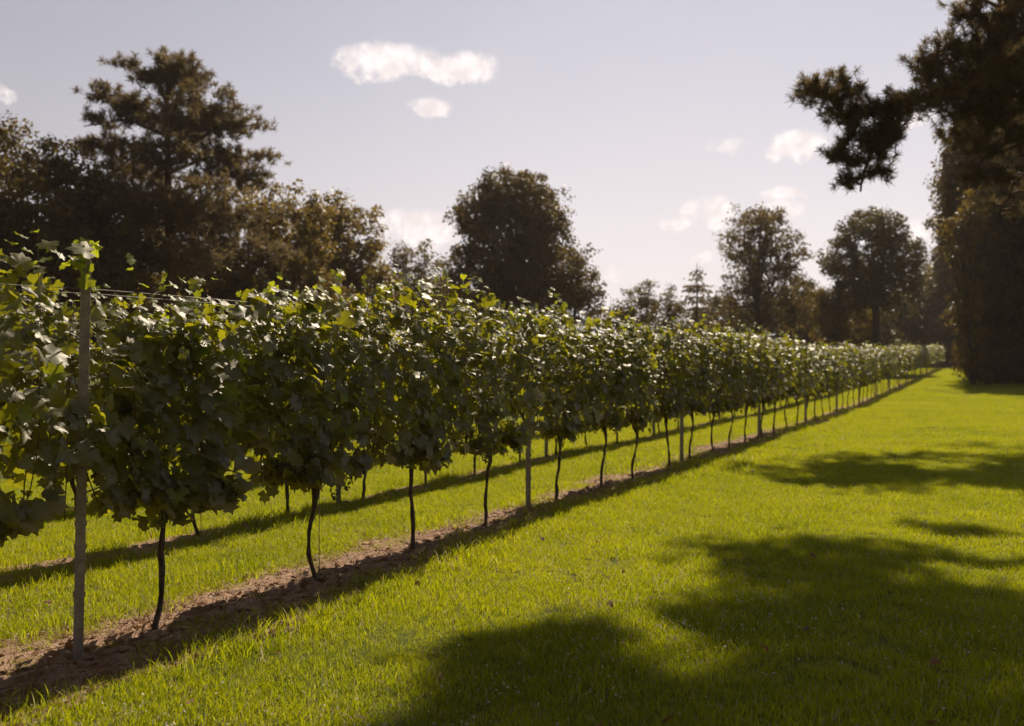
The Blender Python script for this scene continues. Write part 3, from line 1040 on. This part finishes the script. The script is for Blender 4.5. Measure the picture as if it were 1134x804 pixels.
def conifer(name, label, base, h, rad, mat, whorls=26, leaf=.22, droop=.35, dens=1.0, cat='conifer tree', nspray=60, twist=0.0):
    """spire conifer: whorls of drooping branches hung with sprays"""
    base = np.array(base, float); base[2] = float(gz(base[0], base[1]))
    root = empty(name, tuple(base)); tb = Bag(); lb = Bag()
    limb(tb, (0, 0, -.1), (0, 0, h), h * .018 + .04, .02, 12, .01, sides=8)
    for k in range(whorls):
        t = (k + rng.random() * .6) / whorls
        z = h * (.04 + .95 * t); rr = rad * (1 - t) ** .8 * rng.uniform(.75, 1.15) + .12
        nb_ = rng.integers(4, 7) if t < .85 else 3
        a0 = rng.random() * 6.28
        for j in range(nb_):
            a = a0 + j / nb_ * 6.28 + rng.normal(0, .25)
            L = rr * rng.uniform(.7, 1.15)
            q = np.linspace(0, 1, 6)
            P = np.stack([np.cos(a) * L * q, np.sin(a) * L * q, z + L * (.25 * q - droop * 1.9 * q ** 2 + droop * .6 * q ** 3)], 1)
            tb.tube(P, .035 * (1 - .8 * q) * (1 + .5 * (1 - t)), 4)
            m = max(5, int(nspray * dens * L / rad))
            u = rng.random(m) ** .7
            i0 = np.clip((u * 5).astype(int), 0, 4); f = (u * 5 - i0)[:, None]
            p = P[i0] * (1 - f) + P[i0 + 1] * f
            off = rng.normal(0, 1, (m, 3)) * np.array([.12, .12, .05]) * (1 + L * .5)
            p = p + off
            outd = np.stack([np.cos(a) * np.ones(m), np.sin(a) * np.ones(m), -rng.uniform(.2, 1.4, m)], 1) + rng.normal(0, .45, (m, 3))
            stamp(lb, DIA[0] * np.array([.8, 1, 1]), DIA[1], p, rng.normal(0, 1, (m, 3)) + np.array([0, 0, .6]), outd, leaf * rng.uniform(.7, 1.5, m), rng.random(m))
    link('trunk', tb.mesh(name + '_wood', M_bark), root)
    link('crown', lb.mesh(name + '_sprays', mat), root)
    tag(root, label, cat)
    return root


def lobes_at(Z, items):
    """items: (x, y, rx, ry[, dZ]) in photograph pixels -> crown ellipsoids at depth Z"""
    out = []
    for it in items:
        x, y, rx, ry = it[:4]; dz = it[4] if len(it) > 4 else 0
        k = Z / FPX
        out.append((site(x, y, Z + dz), (rx * k, rx * k, ry * k)))
    return out


def foot(x, Z):
    p = site(x, 400, Z); return (p[0], p[1], 0)


# left group
broad_tree('dark_tree', 'dark broadleaf tree at the far left behind the pine', lobes_at(40, [(40, 240, 95, 95), (-60, 250, 90, 100), (110, 260, 60, 80), (40, 320, 120, 60)]),
           foot(30, 40), M_oak, 40, .17, 2.3, 50, .32)
broad_tree('golden_tree', 'brown broadleaf tree with drooping sprays just right of the left pine', lobes_at(47, [(275, 285, 70, 90), (325, 262, 42, 62), (300, 350, 110, 60), (190, 300, 70, 80)]),
           foot(285, 47), M_gold, 47, .18, 1.5, 46, .3)
broad_tree('golden_tree', 'orange brown rounded tree left of the airy small tree', lobes_at(54, [(378, 280, 50, 60), (350, 300, 40, 60), (400, 330, 50, 50), (360, 250, 30, 30)]),
           foot(378, 54), M_gold, 54, .20, 1.5, 46, .28)
broad_tree('small_tree', 'thin airy tree between the orange brown tree and big round tree', lobes_at(64, [(462, 300, 32, 40), (440, 290, 18, 26), (480, 320, 28, 36), (452, 345, 40, 30)]),
           foot(462, 64), M_oak, 64, .18, 1.0, 30, .16, hollow=.2)
# big round tree in the middle
broad_tree('round_tree', 'big round dark tree in the middle of the background', lobes_at(60, [(566, 262, 66, 76), (530, 240, 34, 36), (606, 262, 32, 38), (585, 222, 36, 34), (520, 315, 38, 45), (590, 318, 52, 48), (566, 205, 30, 20)]),
           foot(566, 60), M_oak, 60, .19, 1.5, 46, .40, hollow=.35)
broad_tree('small_tree', 'lower rounded tree at the right foot of the big round tree', lobes_at(57, [(638, 312, 29, 46), (612, 332, 34, 36), (645, 340, 22, 30)]),
           foot(632, 57), M_oak, 57, .18, 1.4, 40, .2)
# middle right
broad_tree('weeping_tree', 'small low tree with a weeping left side, left of the spruce', lobes_at(72, [(718, 342, 34, 28), (700, 352, 26, 24), (738, 350, 22, 26), (688, 346, 12, 14)]),
           foot(715, 72), M_oak, 72, .18, 1.3, 34, .16)
conifer('spruce_tree', 'thin pointed spruce standing between low weeping tree and tall airy tree', foot(772, 76), (400 - 291) / FPX * 76 + EYE - .62, 2.8, M_pine, 18, .26, .2, .9, nspray=70)
broad_tree('airy_tree', 'tall airy tree with sky showing through its upper branches', lobes_at(72, [(842, 262, 46, 32), (828, 285, 32, 36), (872, 290, 26, 28), (858, 322, 42, 46), (822, 340, 28, 40), (840, 240, 28, 14), (885, 335, 22, 40)]),
           foot(836, 72), M_oak, 72, .19, .95, 34, .32, hollow=.3)
broad_tree('bushy_tree', 'low bushy tree between the tall airy tree and round green tree', lobes_at(76, [(918, 348, 36, 34), (900, 340, 24, 26), (945, 350, 30, 36)]),
           foot(918, 76), M_gold, 76, .2, 1.3, 40, .22)
broad_tree('round_tree', 'round topped green tree with a bare trunk near the end of the lawn', lobes_at(74, [(968, 278, 50, 42), (935, 290, 24, 26), (1002, 288, 22, 30), (968, 252, 34, 20), (985, 322, 38, 22), (945, 325, 26, 18)]),
           foot(972, 74), M_green, 74, .19, 1.5, 42, .36, hollow=.45)
# low trees closing the view behind the rows
for i, (x, y, rx, ry, Z, lab) in enumerate([
        (795, 362, 34, 34, 88, 'low dark tree behind the spruce foot'), (870, 362, 52, 46, 88, 'low dark tree behind the foot of the tall airy tree'),
        (940, 368, 50, 50, 86, 'dark bushy tree left of the round green tree trunk'), (1000, 362, 50, 56, 108, 'dark bushy tree closing the end of the lawn'),
        (1045, 345, 40, 66, 112, 'dark tall tree behind the end of the lawn'), (250, 350, 130, 50, 62, 'dark low tree behind the left pine'),
        (80, 350, 130, 60, 58, 'dark low tree behind the leftmost tree'), (500, 345, 50, 34, 78, 'dark low tree left behind the big round tree'),
        (-160, 330, 130, 90, 50, 'dark broad tree beyond the left edge behind the rows'), (1110, 330, 60, 80, 112, 'dark tall tree behind the golden edged tree')]):
    broad_tree('bushy_tree', lab, lobes_at(Z, [(x, y, rx, ry), (x + rx * .5, y + 12, rx * .6, ry * .7), (x - rx * .5, y + 10, rx * .6, ry * .8)]),
               foot(x, Z), M_green, Z, .26, 1.3, 50, .22, group='low trees closing the view', crad=(.5, .95))
# right side
conifer('weeping_conifer', 'tall weeping conifer at the end of the lawn left of the golden edged tree', foot(1056, 104), 20.5, 4.0, M_oak, 38, .42, .55, 1.5, nspray=130)
broad_tree('golden_edged_tree', 'large dark tree on the right with sunlit golden leaves on its left edge',
           lobes_at(58, [(1130, 240, 76, 130), (1115, 330, 56, 80), (1185, 180, 85, 150), (1095, 190, 46, 80), (1210, 330, 80, 90), (1118, 130, 56, 80), (1078, 205, 36, 62), (1092, 290, 26, 60), (1110, 385, 44, 42), (1170, 385, 60, 42), (1092, 398, 24, 26)]),
           foot(1150, 58), M_oak, 58, .22, 1.25, 80, .45, hollow=.6, crad=(.6, 1.15))
broad_tree('golden_tree', 'added small tree whose golden leaf colour stands for the sunlit edge of the big dark tree on the right',
           lobes_at(52, [(1070, 310, 17, 48), (1074, 365, 16, 40), (1066, 262, 14, 30), (1084, 225, 20, 34), (1080, 398, 18, 18), (1052, 250, 8, 20)]),
           foot(1078, 52), M_gold, 52, .17, 1.1, 40, .16)  # added gold-leaved tree, imitates the sunlit edge of the dark tree behind
broad_tree('shrub', 'low shrub with pale leaves at the foot of the golden edged tree', lobes_at(53, [(1100, 408, 26, 16), (1135, 404, 34, 24)]),
           foot(1115, 53), M_oak, 53, .13, 3.0, 46, .05, cat='shrub', crad=(.2, .4))


# left pine (Scots type): tall trunk, broken flat-topped pads
def cpt(x, y, Z): return site(x, y, Z)


ZP = 42
TR = [(190, 90), (187, 150), (186, 210), (190, 270)]
L = []
def tl(x0, y0, *pts, **kw):
    P = [cpt(x0, y0, ZP)]
    dz = kw.pop('dz', 0)
    for i, (x, y) in enumerate(pts): P.append(cpt(x, y, ZP + dz * (i + 1) / len(pts)))
    d = dict(pts=P, r=.10); d.update(kw); L.append(d)
tl(188, 120, (175, 90), (150, 70), n=9, pad=.75)
tl(188, 110, (190, 80), (180, 62), n=8, pad=.7)
tl(187, 120, (215, 85), (222, 78), n=9, pad=.8)
tl(187, 140, (150, 115), (95, 100), n=10, pad=.8, **{'from': .35})
tl(187, 150, (140, 130), (90, 138), n=9, pad=.75)
tl(187, 160, (130, 160), (85, 165), n=8, pad=.7, dz=1)
tl(187, 150, (225, 120), (255, 110), n=12, pad=1.0)
tl(187, 170, (235, 145), (275, 140), n=13, pad=1.0)
tl(187, 190, (240, 170), (285, 175), n=13, pad=1.0)
tl(187, 215, (245, 190), (300, 200), n=13, pad=1.0)
tl(187, 180, (150, 170), (110, 195), n=10, pad=1.0)
tl(187, 215, (140, 215), (90, 235), n=12, pad=1.1)
tl(187, 245, (240, 240), (300, 240), n=13, pad=1.1)
tl(187, 245, (130, 255), (85, 285), n=12, pad=1.2)
tl(187, 270, (240, 275), (310, 285), n=13, pad=1.2)
tl(187, 150, (190, 130), (195, 110), dz=-3, n=9, pad=1.0)
tl(187, 190, (180, 180), (190, 165), dz=-3.5, n=10, pad=1.0)
tl(187, 230, (210, 225), (225, 215), dz=-4, n=11, pad=1.1)
tl(187, 240, (170, 240), (150, 225), dz=-4, n=11, pad=1.1)
tl(187, 280, (200, 285), (215, 285), dz=-4, n=11, pad=1.2)
tl(187, 280, (170, 290), (140, 290), dz=-3.5, n=11, pad=1.2)
tl(187, 160, (200, 150), (215, 140), dz=3, n=9, pad=1.0)
tl(187, 210, (170, 200), (160, 195), dz=4, n=10, pad=1.1)
tl(187, 250, (215, 250), (240, 250), dz=4, n=10, pad=1.1)
b0 = foot(192, ZP)
pine_tree('tall dark pine with broken flat crown on the left', b0, cpt(188, 70, ZP), L, .34, 26, .24, ZP, pad_r=1.0, tufts=15, width=.032)

# near pine at the right: trunk just outside the view, limbs reach into it and over the lawn
def hp(X, Z, h):
    x, y = camxy(X, Z); return np.array([x, y, h])


def over(x, y, h):
    """point h metres up whose sun shadow falls on the lawn where the photograph shows it at (x, y)"""
    Z = EYE * FPX / (y - 400.0); X = (x - 567) / FPX * Z
    gx, gy = camxy(X, Z)
    k = h / math.tan(SUN_EL)
    return np.array([gx + math.sin(SUN_AZ) * k, gy + math.cos(SUN_AZ) * k, h])


TX, TZ = 12.6, 21.0
T_ = lambda h: hp(TX, TZ, h)
LN = [
    dict(pts=[T_(9.2), site(1160, 60, 20.4), site(1060, 95, 20.1), site(1000, 118, 20), site(930, 138, 20), site(912, 122, 20), site(906, 116, 20)], r=.16, n=27, pad=.52, **{'from': .25}, tufts=14),
    dict(pts=[site(985, 130, 20), site(966, 170, 20), site(960, 215, 19.9)], r=.06, n=15, pad=.36, **{'from': .05}, tufts=13),
    dict(pts=[site(950, 135, 20), site(935, 165, 20.1), site(925, 185, 20.2)], r=.05, n=7, pad=.32, **{'from': .2}, tufts=10),
    dict(pts=[T_(9.6), site(1140, 30, 20.5), site(1070, 65, 20.3), site(1030, 85, 20.2)], r=.14, n=30, pad=.62, **{'from': .2}, tufts=17),
    dict(pts=[T_(10.2), site(1150, 0, 20.6), site(1110, 15, 20.6), site(1085, 40, 20.4)], r=.14, n=18, pad=.6, **{'from': .2}, tufts=15),
    dict(pts=[T_(8.6), site(1140, 100, 20.6), site(1085, 120, 20.6), site(1050, 130, 20.4)], r=.10, n=20, pad=.6, **{'from': .2}, tufts=14),
    dict(pts=[T_(8.0), site(1150, 140, 20.8), site(1110, 165, 20.8)], r=.10, n=9, pad=.55, **{'from': .3}, tufts=12),
    dict(pts=[T_(9.4), site(1140, 60, 21.5), site(1085, 90, 21.5), site(1050, 110, 21.2)], r=.10, n=26, pad=.62, **{'from': .2}, tufts=15),
    dict(pts=[T_(8.4), site(1145, 110, 21.5), site(1090, 140, 21.5), site(1060, 150, 21.2)], r=.10, n=22, pad=.62, **{'from': .25}, tufts=15),
    dict(pts=[site(1010, 118, 20), site(985, 140, 20), site(975, 175, 20.1)], r=.05, n=10, pad=.36, **{'from': .15}, tufts=13),
    dict(pts=[T_(7.6), site(1160, 170, 21), site(1120, 205, 21), site(1105, 235, 21)], r=.07, n=9, pad=.5, **{'from': .35}, tufts=9),
    dict(pts=[T_(8.0), site(1150, 150, 21), site(1090, 175, 21), site(1068, 205, 21)], r=.06, n=8, pad=.45, **{'from': .35}, tufts=8),
    dict(pts=[T_(9.0), site(1150, 70, 18.8), site(1110, 70, 18)], r=.10, n=12, pad=.6, **{'from': .3}, tufts=14),
]
# upper limbs over the lawn
def sl_(h0, pts, **kw):
    d = dict(pts=[T_(h0)] + [over(*p) for p in pts], r=.13, pad=.6, tufts=10); d['from'] = .25; d.update(kw); LN.append(d)


sl_(11.5, [(1120, 625, 11.2), (1000, 622, 11.2), (900, 612, 11.3), (805, 616, 11.2)], n=28, **{'from': .45})
sl_(11.8, [(1130, 680, 11.6), (1010, 660, 11.6), (900, 645, 11.6), (850, 642, 11.5)], n=22, **{'from': .45}, pad=.5)
sl_(12.5, [(1150, 740, 12.2), (1040, 715, 12.2), (930, 705, 12.2), (850, 700, 12.2)], n=34, **{'from': .4}, pad=.5)
sl_(12.0, [(1150, 690, 11.9), (1020, 680, 11.9), (900, 672, 11.9), (880, 672, 11.9)], n=24, **{'from': .4}, pad=.55)
sl_(12.6, [(1100, 800, 12.6), (980, 780, 12.6), (880, 785, 12.5)], n=26, **{'from': .45}, pad=.55)
sl_(13.0, [(1150, 850, 13.0), (900, 830, 13), (780, 790, 13), (700, 745, 13), (640, 700, 13), (590, 712, 13)], n=24, **{'from': .5}, pad=.42, tufts=13)
sl_(13.5, [(1150, 930, 13.4), (850, 900, 13.4), (700, 840, 13.4), (620, 785, 13.4), (550, 790, 13.4)], n=26, **{'from': .5}, pad=.42, tufts=13)
sl_(13.4, [(1300, 1000, 13.8), (1000, 1000, 13.8), (800, 950, 13.8)], n=20, pad=.7)
sl_(11.4, [(1250, 640, 11.4), (1200, 600, 11.4), (1120, 590, 11.4), (1040, 580, 11.3)], n=12, pad=.4)
sl_(12.5, [(1350, 720, 12.6), (1250, 700, 12.6), (1110, 650, 12.4)], n=36, pad=.7)
sl_(13.5, [(1500, 900, 13.5), (1300, 850, 13.5), (1100, 760, 13.4)], n=36, pad=.7)
sl_(12.0, [(1200, 520, 13.2), (1080, 505, 13.6), (960, 508, 13.8), (890, 518, 13.4), (850, 523, 13.2)], n=44, **{'from': .3}, pad=.85)
sl_(12.5, [(1250, 535, 12.9), (1130, 528, 13.2), (1020, 530, 13.3), (940, 538, 13.3)], n=34, **{'from': .35}, pad=.8)
sl_(12.5, [(1250, 505, 14.2), (1150, 495, 14.6), (1060, 492, 14.8)], n=14, **{'from': .4}, pad=.9)
for a in np.linspace(0, 6.28, 11)[:-1]:
    h = rng.uniform(11, 15)
    ex = T_(h) + np.array([abs(math.cos(a)) * 3.5, math.sin(a) * 4, 1.0])
    LN.append(dict(pts=[T_(h - 1), (T_(h) + ex) / 2, ex], r=.13, n=9, pad=.9, tufts=14))
pine_tree('near pine whose dark limb reaches into the view from the right', T_(0), T_(16.0), LN, .34, 40, .15, 20, pad_r=.6, tufts=14, width=.013)

# ------------------------------------------------------------------ small things on the ground
def litter(name, label, cat, n, xy, size, mat, shape, kind='stuff', lift=.01, flat=.35):
    b = Bag(); x, y, z = xy(n)
    pos = np.stack([x, y, z + lift], 1)
    N = np.stack([rng.normal(0, flat, n), rng.normal(0, flat, n), np.ones(n)], 1)
    T = np.stack([rng.normal(0, 1, n), rng.normal(0, 1, n), rng.normal(0, .15, n)], 1)
    stamp(b, shape[0], shape[1], pos, N, T, size * rng.uniform(.6, 1.4, n), rng.random(n))
    tag(link(name, b.mesh(name, mat)), label, cat, kind=kind)


STAR = np.array([[-.5, 0, 0], [0, -.3, .1], [.5, .1, 0], [0, .6, .2]]), np.array([[0, 1, 2, 3]])


def on_strip(n):
    y = 1.5 + 22 * rng.random(n) ** 1.4; a, b = strip_edges(y, 0)
    u = rng.uniform(-1, 1, n); x = ROWS[0] + np.where(u < 0, u * a, u * b) * 1.02
    return x, y, gz(x, y) + .014 * np.clip(1 - np.abs(u) ** 3, 0, 1)


STRAW = np.array([[-.02, 0, 0], [.02, 0, 0], [.015, 1, .03], [-.015, 1, .03]]), np.array([[0, 1, 2, 3]])
litter('leaf_litter', 'dead leaves and crumbs scattered on soil under the front row', 'leaf litter', 5200, on_strip, .035, M_dead, LEAF_C[2])
litter('straw', 'dry straw and cut stems lying on the soil strip', 'straw', 9000, on_strip, .10, M_dead, STRAW, lift=.015)


def on_lawn(n):
    Z = 4 + 18 * rng.random(n) ** 1.3; X = rng.uniform(-.52, .55, n) * Z
    x, y = camxy(X, Z)
    return x, y, gz(x, y) + .03


litter('fallen_leaves', 'a few curled brown leaves lying in the lawn', 'fallen leaves', 80, on_lawn, .045, M_dead, LEAF_F[1], lift=.02, flat=.6)

M_seed = leaf_mat('seed_head', (.55, .46, .36), (.65, .56, .46), (.7, .6, .5), (.5, .42, .3), .3, .6, .3)


def heads(n):
    x, y, z = on_lawn(n * 3)
    k = (np.sin(x * 1.9 + 1.2 * np.sin(y * .9)) + np.sin(y * 1.3 + x * .4) + rng.normal(0, .8, len(x))) > .5     # they grow in drifts
    x, y, z = x[k][:n], y[k][:n], z[k][:n]
    x = np.resize(x, n); y = np.resize(y, n)
    return x, y, gz(x, y) + rng.uniform(.02, .05, n)


litter('seed_heads', 'tiny pale seed heads and dry tips speckled over the lawn', 'seed heads', 6000, heads, .014, M_seed, STAR, lift=.01, flat=.9)

# ------------------------------------------------------------------ the summer air
hb = Bag()
x0, x1, y0, y1, z0, z1 = -130, 60, -25, 175, -1.5, 24
hb.box(((x0 + x1) / 2, (y0 + y1) / 2, (z0 + z1) / 2), (x1 - x0, y1 - y0, z1 - z0))
hm_, ht, hout = new_mat('haze')
pv = ht.node('ShaderNodeVolumePrincipled')
pv.inputs['Color'].default_value = (.95, .86, .80, 1)
pv.inputs['Density'].default_value = HAZE
pv.inputs['Anisotropy'].default_value = .45
ht.l.new(pv.outputs[0], hout.inputs['Volume'])
tag(link('haze', hb.mesh('haze', hm_, False)), 'thin warm summer haze over the whole park', 'haze', kind='stuff')
